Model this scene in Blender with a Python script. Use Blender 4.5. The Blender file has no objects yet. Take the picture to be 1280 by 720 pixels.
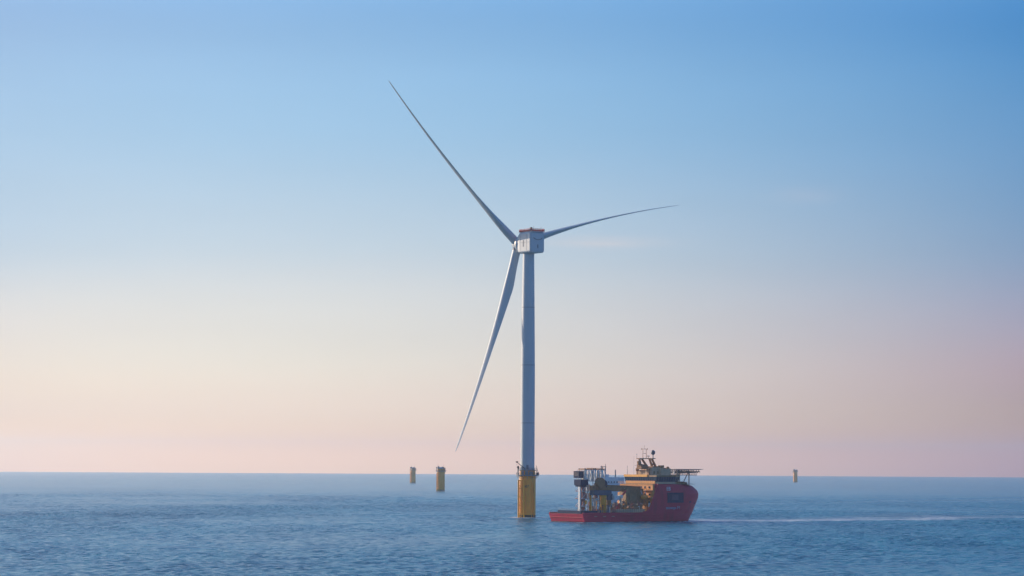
import bpy, math, random
import numpy as np
from mathutils import Vector, Matrix

R = math.radians
random.seed(7)
scene = bpy.context.scene
COL = scene.collection

# ------------------------------------------------------------------ camera, sky, sun, exposure
EARTH = 7.4e6           # effective earth radius in metres, with refraction
CAM_H = 27.5
FPX = 3262.0            # focal length in pixels of a 1280 wide picture
cam_d = bpy.data.cameras.new('camera'); cam = bpy.data.objects.new('camera', cam_d); COL.objects.link(cam)
cam_d.sensor_width = 36.0; cam_d.lens = 36.0 * FPX / 1280.0
cam_d.clip_start = 1.0; cam_d.clip_end = 80000.0
PITCH = R(3.9302); ROLL = R(0.313)
Fv = Vector((0, math.cos(PITCH), math.sin(PITCH)))
U0 = Vector((0, -math.sin(PITCH), math.cos(PITCH))); X0 = Vector((1, 0, 0))
Rv = math.cos(ROLL) * X0 + math.sin(ROLL) * U0
Uv = math.cos(ROLL) * U0 - math.sin(ROLL) * X0
M = Matrix((Rv, Uv, -Fv)).transposed().to_4x4(); M.translation = Vector((0, 0, CAM_H))
cam.matrix_world = M
scene.camera = cam

SUN_AZ = R(-53.0)       # measured from +Y (view direction) towards +X
SUN_EL = R(14.0)
world = bpy.data.worlds.new('World'); scene.world = world; world.use_nodes = True
wn = world.node_tree.nodes; wl = world.node_tree.links; wn.clear()
wo = wn.new('ShaderNodeOutputWorld'); bg = wn.new('ShaderNodeBackground'); sky = wn.new('ShaderNodeTexSky')
sky.sky_type = 'NISHITA'; sky.sun_disc = False
sky.sun_elevation = SUN_EL; sky.sun_rotation = SUN_AZ
sky.air_density = 1.0; sky.dust_density = 1.0; sky.ozone_density = 1.0
bg.inputs['Strength'].default_value = 0.10
# the clear evening sky: Nishita, tinted by height above the horizon and by distance from the sun
#@T
SKY_L = [(0.0, (2.25, 1.448, 0.675)), (0.35, (2.044, 1.443, 0.739)), (0.7, (1.449, 1.157, 0.981)), (1.1, (1.107, 1.064, 1.469)), (1.6, (1.092, 1.073, 1.486)), (2.2, (1.043, 1.061, 1.501)), (2.9, (0.972, 0.993, 1.423)), (3.7, (0.933, 0.973, 1.379)), (4.6, (0.705, 0.863, 1.32)), (5.8, (0.703, 0.873, 1.277)), (7.2, (0.65, 0.878, 1.279)), (8.7, (0.656, 0.906, 1.314)), (10.2, (0.528, 0.728, 1.119)), (30, (0.95, 1.55, 2.3))]
SKY_C = [(0.0, (4.438, 2.901, 1.81)), (0.35, (3.846, 2.457, 1.499)), (0.7, (2.276, 1.821, 1.698)), (1.1, (1.775, 1.624, 2.096)), (1.6, (1.518, 1.435, 1.99)), (2.2, (1.371, 1.365, 1.889)), (2.9, (1.239, 1.23, 1.707)), (3.7, (1.202, 1.204, 1.64)), (4.6, (0.974, 1.093, 1.551)), (5.8, (0.91, 1.068, 1.496)), (7.2, (0.688, 1.002, 1.476)), (8.7, (0.717, 1.063, 1.54)), (10.2, (0.475, 0.827, 1.323)), (30, (0.95, 1.55, 2.3))]
SKY_R = [(0.0, (2.758, 1.034, 0.625)), (0.35, (2.466, 0.943, 0.461)), (0.7, (1.642, 0.953, 0.733)), (1.1, (1.283, 0.93, 1.042)), (1.6, (1.091, 0.833, 1.293)), (2.2, (1.065, 0.794, 1.338)), (2.9, (0.892, 0.772, 1.376)), (3.7, (0.745, 0.75, 1.36)), (4.6, (0.556, 0.739, 1.328)), (5.8, (0.47, 0.747, 1.335)), (7.2, (0.391, 0.749, 1.352)), (8.7, (0.307, 0.742, 1.357)), (10.2, (0.108, 0.569, 1.256)), (30, (0.95, 1.55, 2.3))]
#@E
SKY_SCALE = 6.0
geo = wn.new('ShaderNodeTexCoord')
sxyz = wn.new('ShaderNodeSeparateXYZ'); wl.new(geo.outputs['Generated'], sxyz.inputs[0])
asn = wn.new('ShaderNodeMath'); asn.operation = 'ARCSINE'; wl.new(sxyz.outputs['Z'], asn.inputs[0])
pos = wn.new('ShaderNodeMapRange'); pos.inputs['From Min'].default_value = 0.0; pos.inputs['From Max'].default_value = R(30.0)
wl.new(asn.outputs[0], pos.inputs['Value'])
def sky_ramp(tab):
    cr = wn.new('ShaderNodeValToRGB'); cr.color_ramp.interpolation = 'B_SPLINE'
    el = cr.color_ramp.elements
    while len(el) < len(tab): el.new(0.5)
    for e_, (deg, c) in zip(el, tab): e_.position = deg / 30.0
    for e_, (deg, c) in zip(el, tab): e_.color = (c[0] / SKY_SCALE, c[1] / SKY_SCALE, c[2] / SKY_SCALE, 1)
    wl.new(pos.outputs[0], cr.inputs[0]); return cr
SKY_B = [(d, tuple(min(SKY_SCALE, max(0.0, 2 * c - (p + q) / 2)) for p, c, q in zip(a, m_, b))) for (d, a), (_, m_), (_, b) in zip(SKY_L, SKY_C, SKY_R)]
rl, rb, rr = sky_ramp(SKY_L), sky_ramp(SKY_B), sky_ramp(SKY_R)     # blended as a quadratic across the azimuth
azr = wn.new('ShaderNodeMapRange'); azr.inputs['From Min'].default_value = -0.192; azr.inputs['From Max'].default_value = 0.192
wl.new(sxyz.outputs['X'], azr.inputs['Value'])
def cmixer(f, a_, b_):
    m_ = wn.new('ShaderNodeMix'); m_.data_type = 'RGBA'; wl.new(f, m_.inputs[0]); wl.new(a_, m_.inputs[6]); wl.new(b_, m_.inputs[7]); return m_
mxa = cmixer(azr.outputs[0], cmixer(azr.outputs[0], rl.outputs[0], rb.outputs[0]).outputs[2], cmixer(azr.outputs[0], rb.outputs[0], rr.outputs[0]).outputs[2])
tint = wn.new('ShaderNodeMix'); tint.data_type = 'RGBA'; tint.blend_type = 'MULTIPLY'; tint.inputs[0].default_value = 1.0
wl.new(sky.outputs[0], tint.inputs[6]); wl.new(mxa.outputs[2], tint.inputs[7])
# faint cirrus: two wisps and a very slight unevenness, fixed in direction
def wmath(op, a, b=None):
    m_ = wn.new('ShaderNodeMath'); m_.operation = op
    for i, v_ in enumerate((a, b)):
        if v_ is None: continue
        if isinstance(v_, (int, float)): m_.inputs[i].default_value = v_
        else: wl.new(v_, m_.inputs[i])
    return m_.outputs[0]
tanaz = wmath('DIVIDE', sxyz.outputs['X'], wmath('MAXIMUM', sxyz.outputs['Y'], 0.05))
def streak_noise(sx, sz, det):
    mp_ = wn.new('ShaderNodeMapping'); mp_.inputs['Scale'].default_value = (sx, sx, sz); wl.new(geo.outputs['Generated'], mp_.inputs['Vector'])
    nz_ = wn.new('ShaderNodeTexNoise'); nz_.inputs['Scale'].default_value = 1; nz_.inputs['Detail'].default_value = det; nz_.inputs['Roughness'].default_value = .6
    wl.new(mp_.outputs[0], nz_.inputs['Vector']); return nz_.outputs['Fac']
def wisp(az, el, wa, we):
    a_ = wmath('POWER', wmath('DIVIDE', wmath('ABSOLUTE', wmath('SUBTRACT', tanaz, az)), wa), 2.0)
    b_ = wmath('POWER', wmath('DIVIDE', wmath('ABSOLUTE', wmath('SUBTRACT', sxyz.outputs['Z'], el)), we), 2.0)
    return wmath('EXPONENT', wmath('MULTIPLY', wmath('ADD', a_, b_), -1.0))
wsum = wmath('ADD', wisp(0.034, 0.0862, 0.020, 0.0022), wmath('MULTIPLY', wisp(0.113, 0.104, 0.014, 0.0030), 0.28))
wsum = wmath('ADD', wsum, wmath('MULTIPLY', wisp(-0.07, 0.072, 0.09, 0.010), 0.25))
wamt = wmath('MULTIPLY', wsum, wmath('MULTIPLY', streak_noise(40, 420, 5), 0.62))
uneven = wmath('ADD', wmath('MULTIPLY', wmath('SUBTRACT', streak_noise(9, 46, 4), 0.5), 0.07), 1.0)
cmix = wn.new('ShaderNodeMix'); cmix.data_type = 'RGBA'; wl.new(wamt, cmix.inputs[0])
wl.new(tint.outputs[2], cmix.inputs[6]); cmix.inputs[7].default_value = (1.35, 1.15, 1.10, 1)
un = wn.new('ShaderNodeVectorMath'); un.operation = 'SCALE'; wl.new(cmix.outputs[2], un.inputs[0]); wl.new(uneven, un.inputs['Scale'])
scl = wn.new('ShaderNodeVectorMath'); scl.operation = 'SCALE'; scl.inputs['Scale'].default_value = SKY_SCALE
wl.new(un.outputs[0], scl.inputs[0]); wl.new(scl.outputs[0], bg.inputs['Color'])
wl.new(bg.outputs[0], wo.inputs['Surface'])

sd = bpy.data.lights.new('sun', 'SUN'); sun = bpy.data.objects.new('sun', sd); COL.objects.link(sun)
sd.energy = 4.2; sd.angle = R(0.55); sd.color = (1.0, 0.80, 0.58)
sdir = Vector((math.sin(SUN_AZ) * math.cos(SUN_EL), math.cos(SUN_AZ) * math.cos(SUN_EL), math.sin(SUN_EL)))
sun.rotation_euler = sdir.to_track_quat('Z', 'Y').to_euler()
sun.location = (-300, 300, 400)

scene.view_settings.view_transform = 'Standard'; scene.view_settings.look = 'None'
scene.view_settings.gamma = 1.0; scene.view_settings.exposure = 0.0
scene.view_settings.use_curve_mapping = False
scene.cycles.use_denoising = True
scene.cycles.volume_bounces = 1
scene.cycles.max_bounces = 6

# ------------------------------------------------------------------ materials
def mat(name, color, rough=0.5, metal=0.0, var=0.12, scale=0.4, dirt=None, dirt_amt=0.35, spec=0.5, streak=1.0):
    m = bpy.data.materials.new(name); m.use_nodes = True
    nt = m.node_tree; n = nt.nodes; l = nt.links
    b = n['Principled BSDF']
    tc = n.new('ShaderNodeTexCoord'); mp = n.new('ShaderNodeMapping')
    mp.inputs['Scale'].default_value = (scale, scale, scale * streak)
    l.new(tc.outputs['Object'], mp.inputs['Vector'])
    nz = n.new('ShaderNodeTexNoise'); nz.inputs['Scale'].default_value = 1.0
    nz.inputs['Detail'].default_value = 6; nz.inputs['Roughness'].default_value = 0.6
    l.new(mp.outputs[0], nz.inputs['Vector'])
    mr = n.new('ShaderNodeMapRange'); mr.inputs['From Min'].default_value = 0.3; mr.inputs['From Max'].default_value = 0.7
    mr.inputs['To Min'].default_value = 1 - var; mr.inputs['To Max'].default_value = 1 + var
    l.new(nz.outputs['Fac'], mr.inputs['Value'])
    mx = n.new('ShaderNodeMix'); mx.data_type = 'RGBA'; mx.blend_type = 'MULTIPLY'; mx.inputs[0].default_value = 1.0
    mx.inputs[6].default_value = (*color, 1); l.new(mr.outputs[0], mx.inputs[7])
    out = mx.outputs[2]
    if dirt:
        nz2 = n.new('ShaderNodeTexNoise'); nz2.inputs['Scale'].default_value = 2.3; nz2.inputs['Detail'].default_value = 8
        l.new(mp.outputs[0], nz2.inputs['Vector'])
        r2 = n.new('ShaderNodeMapRange'); r2.inputs['From Min'].default_value = 0.5; r2.inputs['From Max'].default_value = 0.75
        r2.inputs['To Max'].default_value = dirt_amt; l.new(nz2.outputs['Fac'], r2.inputs['Value'])
        m2 = n.new('ShaderNodeMix'); m2.data_type = 'RGBA'; l.new(r2.outputs[0], m2.inputs[0])
        l.new(out, m2.inputs[6]); m2.inputs[7].default_value = (*dirt, 1); out = m2.outputs[2]
    l.new(out, b.inputs['Base Color'])
    b.inputs['Roughness'].default_value = rough; b.inputs['Metallic'].default_value = metal
    b.inputs['Specular IOR Level'].default_value = spec
    return m

MT = dict(
    turbine=mat('turbine_paint', (0.47, 0.51, 0.55), 0.42, var=0.05, scale=0.12, dirt=(0.4, 0.42, 0.43), dirt_amt=0.2, streak=0.3),
    blade=mat('blade_gelcoat', (0.46, 0.50, 0.54), 0.5, var=0.04, scale=0.1),
    seam=mat('seam_grey', (0.16, 0.18, 0.22), 0.6),
    deckred=mat('helihoist_red', (0.78, 0.05, 0.03), 0.5),
    yellow=mat('foundation_yellow', (0.95, 0.38, 0.014), 0.5, var=0.08, scale=0.3, dirt=(0.5, 0.26, 0.05), dirt_amt=0.35, streak=0.3),
    bumper=mat('bumper_yellow', (0.95, 0.43, 0.008), 0.4, var=0.08),
    growth=mat('marine_growth', (0.03, 0.04, 0.025), 0.8, var=0.4, scale=1.2),
    steel=mat('galvanised_steel', (0.25, 0.26, 0.28), 0.55, 0.2, var=0.15),
    darksteel=mat('dark_steel', (0.06, 0.07, 0.09), 0.55, 0.1, var=0.2),
    hull=mat('hull_red', (0.54, 0.008, 0.062), 0.5, var=0.08, scale=0.15, dirt=(0.22, 0.02, 0.03), dirt_amt=0.4, streak=0.3, spec=0.3),
    boot=mat('hull_antifouling', (0.07, 0.012, 0.02), 0.6, var=0.2),
    navy=mat('navy_paint', (0.012, 0.028, 0.085), 0.8, var=0.15, spec=0.2),
    deck=mat('deck_green', (0.10, 0.14, 0.10), 0.8, var=0.25, dirt=(0.2, 0.1, 0.06)),
    sunlit_ochre=mat('house_sunlit_ochre', (0.82, 0.30, 0.06), 0.6, var=0.15, dirt=(0.3, 0.14, 0.06), dirt_amt=0.5),  # aft-facing house paint, with the low sun's warmth put into the colour
    cream=mat('house_cream', (0.66, 0.42, 0.26), 0.6, var=0.12, dirt=(0.33, 0.2, 0.12), dirt_amt=0.4),
    white=mat('ship_white', (0.78, 0.78, 0.76), 0.5, var=0.06, dirt=(0.45, 0.36, 0.3), dirt_amt=0.3),
    olive=mat('crane_olive', (0.32, 0.17, 0.075), 0.6, var=0.2, dirt=(0.2, 0.11, 0.05), dirt_amt=0.5),
    brown=mat('winch_brown', (0.38, 0.17, 0.08), 0.7, var=0.25),
    orange=mat('safety_orange', (0.80, 0.24, 0.02), 0.45, var=0.08),
    craneyellow=mat('crane_yellow', (0.92, 0.37, 0.01), 0.45, var=0.08, dirt=(0.4, 0.16, 0.03), dirt_amt=0.3),
    red=mat('signal_red', (0.65, 0.04, 0.05), 0.5),
    pink=mat('faded_red', (0.5, 0.2, 0.18), 0.6, var=0.2),
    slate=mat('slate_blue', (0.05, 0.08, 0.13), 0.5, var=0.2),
    glass=mat('bridge_glass', (0.012, 0.03, 0.07), 0.08, var=0.3, scale=2),
    emblem=mat('emblem_violet', (0.06, 0.05, 0.10), 0.5, var=0.1),
    mark=mat('mark_blue', (0.36, 0.42, 0.56), 0.5, var=0.1),
    markwhite=mat('mark_white', (0.75, 0.80, 0.85), 0.5, var=0.05),
    palepaint=mat('pale_vessel_paint', (0.55, 0.62, 0.68), 0.5, var=0.1),
)

# ------------------------------------------------------------------ mesh builder
class MB:
    def __init__(s): s.v = []; s.f = []; s.sm = []
    def add(s, vs, fs, smooth=False):
        o = len(s.v); s.v += [tuple(p) for p in vs]; s.f += [tuple(i + o for i in f) for f in fs]; s.sm += [smooth] * len(fs)
        return s
    def box(s, x0, x1, y0, y1, z0, z1, bev=0.0):
        if bev > 0:
            b = bev
            pts = [(x0 + b, y0), (x1 - b, y0), (x1, y0 + b), (x1, y1 - b), (x1 - b, y1), (x0 + b, y1), (x0, y1 - b), (x0, y0 + b)]
            return s.prism(pts, z0, z1)
        vs = [(x0, y0, z0), (x1, y0, z0), (x1, y1, z0), (x0, y1, z0), (x0, y0, z1), (x1, y0, z1), (x1, y1, z1), (x0, y1, z1)]
        return s.add(vs, [(0, 3, 2, 1), (4, 5, 6, 7), (0, 1, 5, 4), (1, 2, 6, 5), (2, 3, 7, 6), (3, 0, 4, 7)])
    def prism(s, pts, z0, z1, top=None):
        n = len(pts); top = top or pts
        vs = [(x, y, z0) for x, y in pts] + [(x, y, z1) for x, y in top]
        return s.add(vs, [tuple(range(n))[::-1], tuple(range(n, 2 * n))] + [(i, (i + 1) % n, n + (i + 1) % n, n + i) for i in range(n)])
    def plate_y(s, pts, y0, y1):          # polygon in x,z extruded along y
        n = len(pts)
        vs = [(x, y0, z) for x, z in pts] + [(x, y1, z) for x, z in pts]
        return s.add(vs, [tuple(range(n)), tuple(range(n, 2 * n))[::-1]] + [(i, n + i, n + (i + 1) % n, (i + 1) % n) for i in range(n)])
    def tube(s, a, b, r, r2=None, n=8):
        a = Vector(a); b = Vector(b); d = (b - a).normalized(); r2 = r if r2 is None else r2
        t = Vector((0, 0, 1)) if abs(d.z) < 0.9 else Vector((1, 0, 0))
        p = d.cross(t).normalized(); q = d.cross(p)
        vs = []
        for c, rr in ((a, r), (b, r2)):
            for i in range(n):
                w = 2 * math.pi * i / n; vs.append(c + p * math.cos(w) * rr + q * math.sin(w) * rr)
        s.add(vs, [(i, i + n, (i + 1) % n + n, (i + 1) % n) for i in range(n)], True)
        return s.add(vs, [tuple(range(n)), tuple(range(n, 2 * n))[::-1]])
    def lathe(s, prof, c=(0, 0, 0), n=32, axis='z'):
        vs = []
        for r, h in prof:
            for i in range(n):
                w = 2 * math.pi * i / n; x, y = r * math.cos(w), r * math.sin(w)
                p = (x, y, h) if axis == 'z' else ((h, x, y) if axis == 'x' else (x, h, y))
                vs.append((p[0] + c[0], p[1] + c[1], p[2] + c[2]))
        m = len(prof)
        s.add(vs, [(j * n + i, j * n + (i + 1) % n, (j + 1) * n + (i + 1) % n, (j + 1) * n + i) for j in range(m - 1) for i in range(n)], True)
        return s.add([vs[i] for i in range(n)] + [vs[(m - 1) * n + i] for i in range(n)], [tuple(range(n))[::-1], tuple(range(n, 2 * n))])
    def loft(s, rings, smooth=True, caps=True):
        n = len(rings[0]); vs = [p for r in rings for p in r]; m = len(rings)
        s.add(vs, [(j * n + i, j * n + (i + 1) % n, (j + 1) * n + (i + 1) % n, (j + 1) * n + i) for j in range(m - 1) for i in range(n)], smooth)
        if caps: s.add(list(rings[0]) + list(rings[-1]), [tuple(range(n))[::-1], tuple(range(n, 2 * n))])
        return s
    def ring_rail(s, r, z, h=1.1, n=36, posts=18, t=0.05, a0=0, a1=2 * math.pi):
        for k in range(n):
            w0 = a0 + (a1 - a0) * k / n; w1 = a0 + (a1 - a0) * (k + 1) / n
            for hh in (h, h * 0.5):
                s.tube((r * math.cos(w0), r * math.sin(w0), z + hh), (r * math.cos(w1), r * math.sin(w1), z + hh), t, n=5)
        for k in range(posts):
            w = a0 + (a1 - a0) * k / posts; s.tube((r * math.cos(w), r * math.sin(w), z), (r * math.cos(w), r * math.sin(w), z + h), t, n=5)
        return s
    def rail(s, pts, h=1.1, step=2.0, t=0.05):
        for a, b in zip(pts[:-1], pts[1:]):
            a = Vector(a); b = Vector(b); L = (b - a).length; k = max(1, int(L / step)); up = Vector((0, 0, h))
            s.tube(a + up, b + up, t, n=5); s.tube(a + up * .5, b + up * .5, t, n=5)
            for i in range(k + 1):
                p = a + (b - a) * i / k; s.tube(p, p + up, t, n=5)
        return s
    def lattice(s, a, b, w, bays, r=0.12, rb=0.07, up=(0, 0, 1)):     # square truss between two points
        a = Vector(a); b = Vector(b); d = (b - a).normalized(); up = Vector(up)
        if abs(d.dot(up)) > 0.95: up = Vector((1, 0, 0))
        p = d.cross(up).normalized() * w / 2; q = d.cross(p.normalized()) * w / 2
        cs = [p + q, p - q, -p - q, -p + q]
        for c in cs: s.tube(a + c, b + c, r, n=6)
        for i in range(bays + 1):
            o = a + (b - a) * i / bays
            for k in range(4): s.tube(o + cs[k], o + cs[(k + 1) % 4], rb, n=5)
            if i < bays:
                o2 = a + (b - a) * (i + 1) / bays
                for k in range(4):
                    if (i + k) % 2: s.tube(o + cs[k], o2 + cs[(k + 1) % 4], rb, n=5)
                    else: s.tube(o + cs[(k + 1) % 4], o2 + cs[k], rb, n=5)
        return s
    def build(s, name, m, parent=None):
        me = bpy.data.meshes.new(name); me.from_pydata(s.v, [], s.f)
        me.polygons.foreach_set('use_smooth', s.sm)
        me.materials.append(m if not isinstance(m, str) else MT[m]); me.update()
        o = bpy.data.objects.new(name, me); COL.objects.link(o)
        if parent is not None: o.parent = parent
        return o

def build_pieces(mb, name, m, parent=None, slack=0.04):
    # every island of touching shapes becomes an object of its own
    n = len(mb.v); par = list(range(n))
    def find(i):
        while par[i] != i: par[i] = par[par[i]]; i = par[i]
        return i
    for f in mb.f:
        for j in f[1:]: par[find(j)] = find(f[0])
    isl = {}
    for i, p in enumerate(mb.v):
        b = isl.setdefault(find(i), [list(p), list(p)])
        for k in range(3): b[0][k] = min(b[0][k], p[k]); b[1][k] = max(b[1][k], p[k])
    keys = list(isl); grp = {k: k for k in keys}
    def gf(i):
        while grp[i] != i: i = grp[i]
        return i
    for i, a in enumerate(keys):
        for c in keys[i + 1:]:
            A, B = isl[a], isl[c]
            if all(A[0][k] <= B[1][k] + slack and B[0][k] <= A[1][k] + slack for k in range(3)):
                x, y = gf(a), gf(c)
                if x != y: grp[y] = x
    out = {}
    for f, sm in zip(mb.f, mb.sm):
        g = gf(find(f[0])); sub, mp = out.setdefault(g, (MB(), {}))
        ids = []
        for i in f:
            if i not in mp: mp[i] = len(sub.v); sub.v.append(mb.v[i])
            ids.append(mp[i])
        sub.f.append(tuple(ids)); sub.sm.append(sm)
    return [sub.build(name, m, parent) for sub, _ in out.values()]

def thing(name, label, cat, loc=(0, 0, 0), rz=0.0, group=None):
    o = bpy.data.objects.new(name, None); COL.objects.link(o); o.empty_display_size = 5
    o.location = loc; o.rotation_euler = (0, 0, rz); o['label'] = label; o['category'] = cat
    if group: o['group'] = group
    return o

def copy_tree(o, parent=None):
    c = o.copy(); COL.objects.link(c); c.parent = parent
    if parent is not None: c.matrix_parent_inverse = o.matrix_parent_inverse.copy()
    for ch in list(o.children): copy_tree(ch, c)
    return c

def text_mesh(body, size, depth, name, m, parent, matrix):
    cu = bpy.data.curves.new('lettering', 'FONT'); cu.body = body; cu.size = size; cu.extrude = depth; cu.align_x = 'LEFT'
    to = bpy.data.objects.new('lettering', cu); COL.objects.link(to)
    dg = bpy.context.evaluated_depsgraph_get(); dg.update()
    me = bpy.data.meshes.new_from_object(to.evaluated_get(dg))
    bpy.data.objects.remove(to); bpy.data.curves.remove(cu)
    me.transform(matrix); me.materials.clear(); me.materials.append(MT[m]); me.name = name
    o = bpy.data.objects.new(name, me); COL.objects.link(o); o.parent = parent
    return o

def sea_z(x, y): return -(x * x + y * y) / (2 * EARTH)

# ------------------------------------------------------------------ sea: one curved sheet with real waves where they can be seen
def build_sea():
    rng = np.random.default_rng(3)
    r = [8.0]
    while r[-1] < 480: r.append(r[-1] * 1.25)
    r[-1] = 480.0
    while r[-1] < 27500:
        R0 = r[-1]; r.append(R0 + (0.85 if R0 < 1700 else 0.85 * (R0 / 1700) ** 2.2))
    r = np.array(r)
    half = 14.5
    a = np.concatenate([np.arange(-180, -half, 3.0), np.arange(-half, half, 0.05), np.arange(half, 180, 3.0)])
    a = np.radians(np.unique(np.round(a, 4)))
    nr, na = len(r), len(a)
    RR, AA = np.meshgrid(r, a, indexing='ij')
    X = RR * np.sin(AA); Y = RR * np.cos(AA)
    Z = np.zeros_like(X)
    dr = np.gradient(r)[:, None]
    inside = (np.abs(np.degrees(AA)) < half - 0.1)
    # gusty patches that change how rough the water is
    def patch(sx, sy, k=14):
        P = np.zeros_like(X)
        for _ in range(k):
            w = rng.uniform(0, 2 * np.pi); f1 = rng.uniform(.4, 1.6)
            P += np.sin(X / sx * f1 * np.cos(w) * 6.28 + Y / sy * f1 * np.sin(w) * 6.28 + rng.uniform(0, 6.28))
        return P / np.sqrt(k / 2)
    gust = 1 + 0.22 * patch(260, 420)
    wind = R(188)
    for i in range(96):
        lam = 1.7 * (10 / 1.7) ** (rng.uniform(0, 1) ** 1.15)
        th = wind + rng.normal(0, 0.7)
        slope = 0.021 * (1.0 if lam < 5 else 5 / lam)
        amp = slope * lam / 6.283
        k = 6.2832 / lam; kx, ky = k * np.sin(th), k * np.cos(th)
        fade = np.clip((lam / 1.9 - dr) / (lam / 4), 0, 1) * inside
        s = np.sin(kx * X + ky * Y + rng.uniform(0, 6.28))
        Z += fade * amp * (s - 0.25 * np.cos(2 * (kx * X + ky * Y)))
    Z *= np.clip(gust, .4, 1.7)
    Z *= 1.0
    Z += -(RR ** 2) / (2 * EARTH)
    # foam, and slick water's sky sheen painted pale: the turning vessel's wake, wash round the columns and along the hull
    foam_sheen = np.zeros_like(X)
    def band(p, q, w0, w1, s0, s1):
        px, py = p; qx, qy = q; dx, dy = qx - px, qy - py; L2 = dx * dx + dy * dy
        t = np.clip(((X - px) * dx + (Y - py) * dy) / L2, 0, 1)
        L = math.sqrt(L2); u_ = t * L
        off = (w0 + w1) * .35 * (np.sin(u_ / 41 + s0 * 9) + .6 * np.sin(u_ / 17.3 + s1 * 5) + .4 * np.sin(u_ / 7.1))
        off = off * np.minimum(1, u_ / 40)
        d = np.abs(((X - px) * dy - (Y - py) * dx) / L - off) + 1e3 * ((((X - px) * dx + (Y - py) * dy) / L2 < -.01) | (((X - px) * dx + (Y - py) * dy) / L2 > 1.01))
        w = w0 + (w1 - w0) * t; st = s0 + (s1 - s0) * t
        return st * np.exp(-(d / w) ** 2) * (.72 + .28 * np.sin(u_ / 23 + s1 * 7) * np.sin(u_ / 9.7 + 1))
    for b in WAKES: foam_sheen[:] = np.maximum(foam_sheen, band(*b))
    d = np.hypot(X - 9.08, Y - 1444.8)
    foam_sheen = np.maximum(foam_sheen, 2.0 * np.exp(-((d - 6.5) / 3.5) ** 2))
    d = np.hypot(X - 5, Y - 1428)
    foam_sheen = np.maximum(foam_sheen, 0.55 * np.exp(-(((X - 9) / 9) ** 2 + ((Y - 1430) / 9) ** 2)))
    v = np.stack([X, Y, Z], -1).reshape(-1, 3).astype(np.float32)
    me = bpy.data.meshes.new('sea')
    jj = np.arange(na); jn = (jj + 1) % na; ii = np.arange(nr - 1)[:, None] * na
    q = np.stack([ii + jj, ii + na + jj, ii + na + jn, ii + jn], -1).reshape(-1, 4)
    # flat disc under the camera closes the ring
    nq = len(q)
    me.vertices.add(len(v) + 1); vv = np.vstack([v, [[0, 0, 0]]]).astype(np.float32); me.vertices.foreach_set('co', vv.ravel())
    tri = np.stack([np.full(na, len(v)), jj, jn], -1)
    loops = np.concatenate([q.ravel(), tri.ravel()]).astype(np.int32)
    me.loops.add(len(loops)); me.loops.foreach_set('vertex_index', loops)
    st = np.concatenate([np.arange(nq) * 4, nq * 4 + np.arange(na) * 3]).astype(np.int32)
    tot = np.concatenate([np.full(nq, 4), np.full(na, 3)]).astype(np.int32)
    me.polygons.add(len(st)); me.polygons.foreach_set('loop_start', st); me.polygons.foreach_set('loop_total', tot)
    me.update(calc_edges=True)
    me.polygons.foreach_set('use_smooth', np.ones(len(st), dtype=bool))
    at = me.attributes.new('foam_sheen', 'FLOAT', 'POINT'); at.data.foreach_set('value', np.append(foam_sheen.ravel(), 0).astype(np.float32))
    me.update()
    if me.polygons[0].normal.z < 0: me.flip_normals()
    o = bpy.data.objects.new('sea', me); COL.objects.link(o); o['kind'] = 'structure'
    m = bpy.data.materials.new('sea_water'); m.use_nodes = True
    nt = m.node_tree; n = nt.nodes; l = nt.links; b = n['Principled BSDF']
    tc = n.new('ShaderNodeTexCoord')
    def noise(sx, sy, det, ro=.55):
        mp = n.new('ShaderNodeMapping'); mp.inputs['Scale'].default_value = (1 / sx, 1 / sy, 1); l.new(tc.outputs['Object'], mp.inputs['Vector'])
        z = n.new('ShaderNodeTexNoise'); z.inputs['Scale'].default_value = 1; z.inputs['Detail'].default_value = det; z.inputs['Roughness'].default_value = ro
        l.new(mp.outputs[0], z.inputs['Vector']); return z.outputs['Fac']
    pa, pb = noise(150, 320, 3), noise(60, 620, 3)
    pm = n.new('ShaderNodeMath'); pm.operation = 'ADD'; l.new(pa, pm.inputs[0]); l.new(pb, pm.inputs[1])
    pr_ = n.new('ShaderNodeMapRange'); pr_.inputs['From Min'].default_value = .7; pr_.inputs['From Max'].default_value = 1.3; l.new(pm.outputs[0], pr_.inputs['Value'])
    big = pr_.outputs[0]
    cr = n.new('ShaderNodeMix'); cr.data_type = 'RGBA'; l.new(big, cr.inputs[0])
    cr.inputs[6].default_value = (*WATER_A, 1); cr.inputs[7].default_value = (*WATER_B, 1)
    fa = n.new('ShaderNodeAttribute'); fa.attribute_name = 'foam_sheen'
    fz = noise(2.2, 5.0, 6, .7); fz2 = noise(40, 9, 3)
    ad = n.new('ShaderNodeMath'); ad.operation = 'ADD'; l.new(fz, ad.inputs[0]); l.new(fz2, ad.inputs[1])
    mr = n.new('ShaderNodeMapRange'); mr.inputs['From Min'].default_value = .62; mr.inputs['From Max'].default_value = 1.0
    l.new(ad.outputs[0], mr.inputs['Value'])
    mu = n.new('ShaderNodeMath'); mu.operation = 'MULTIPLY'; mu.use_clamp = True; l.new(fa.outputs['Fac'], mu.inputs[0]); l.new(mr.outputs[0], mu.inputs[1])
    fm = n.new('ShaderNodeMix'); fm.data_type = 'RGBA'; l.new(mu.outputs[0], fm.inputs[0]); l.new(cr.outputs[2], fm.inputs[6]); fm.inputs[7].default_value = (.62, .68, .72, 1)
    l.new(fm.outputs[2], b.inputs['Base Color'])
    b.inputs['IOR'].default_value = 1.333
    rm = n.new('ShaderNodeMapRange'); rm.inputs['To Min'].default_value = WATER_ROUGH; rm.inputs['To Max'].default_value = .7; l.new(mu.outputs[0], rm.inputs['Value'])
    l.new(rm.outputs[0], b.inputs['Roughness'])
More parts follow.
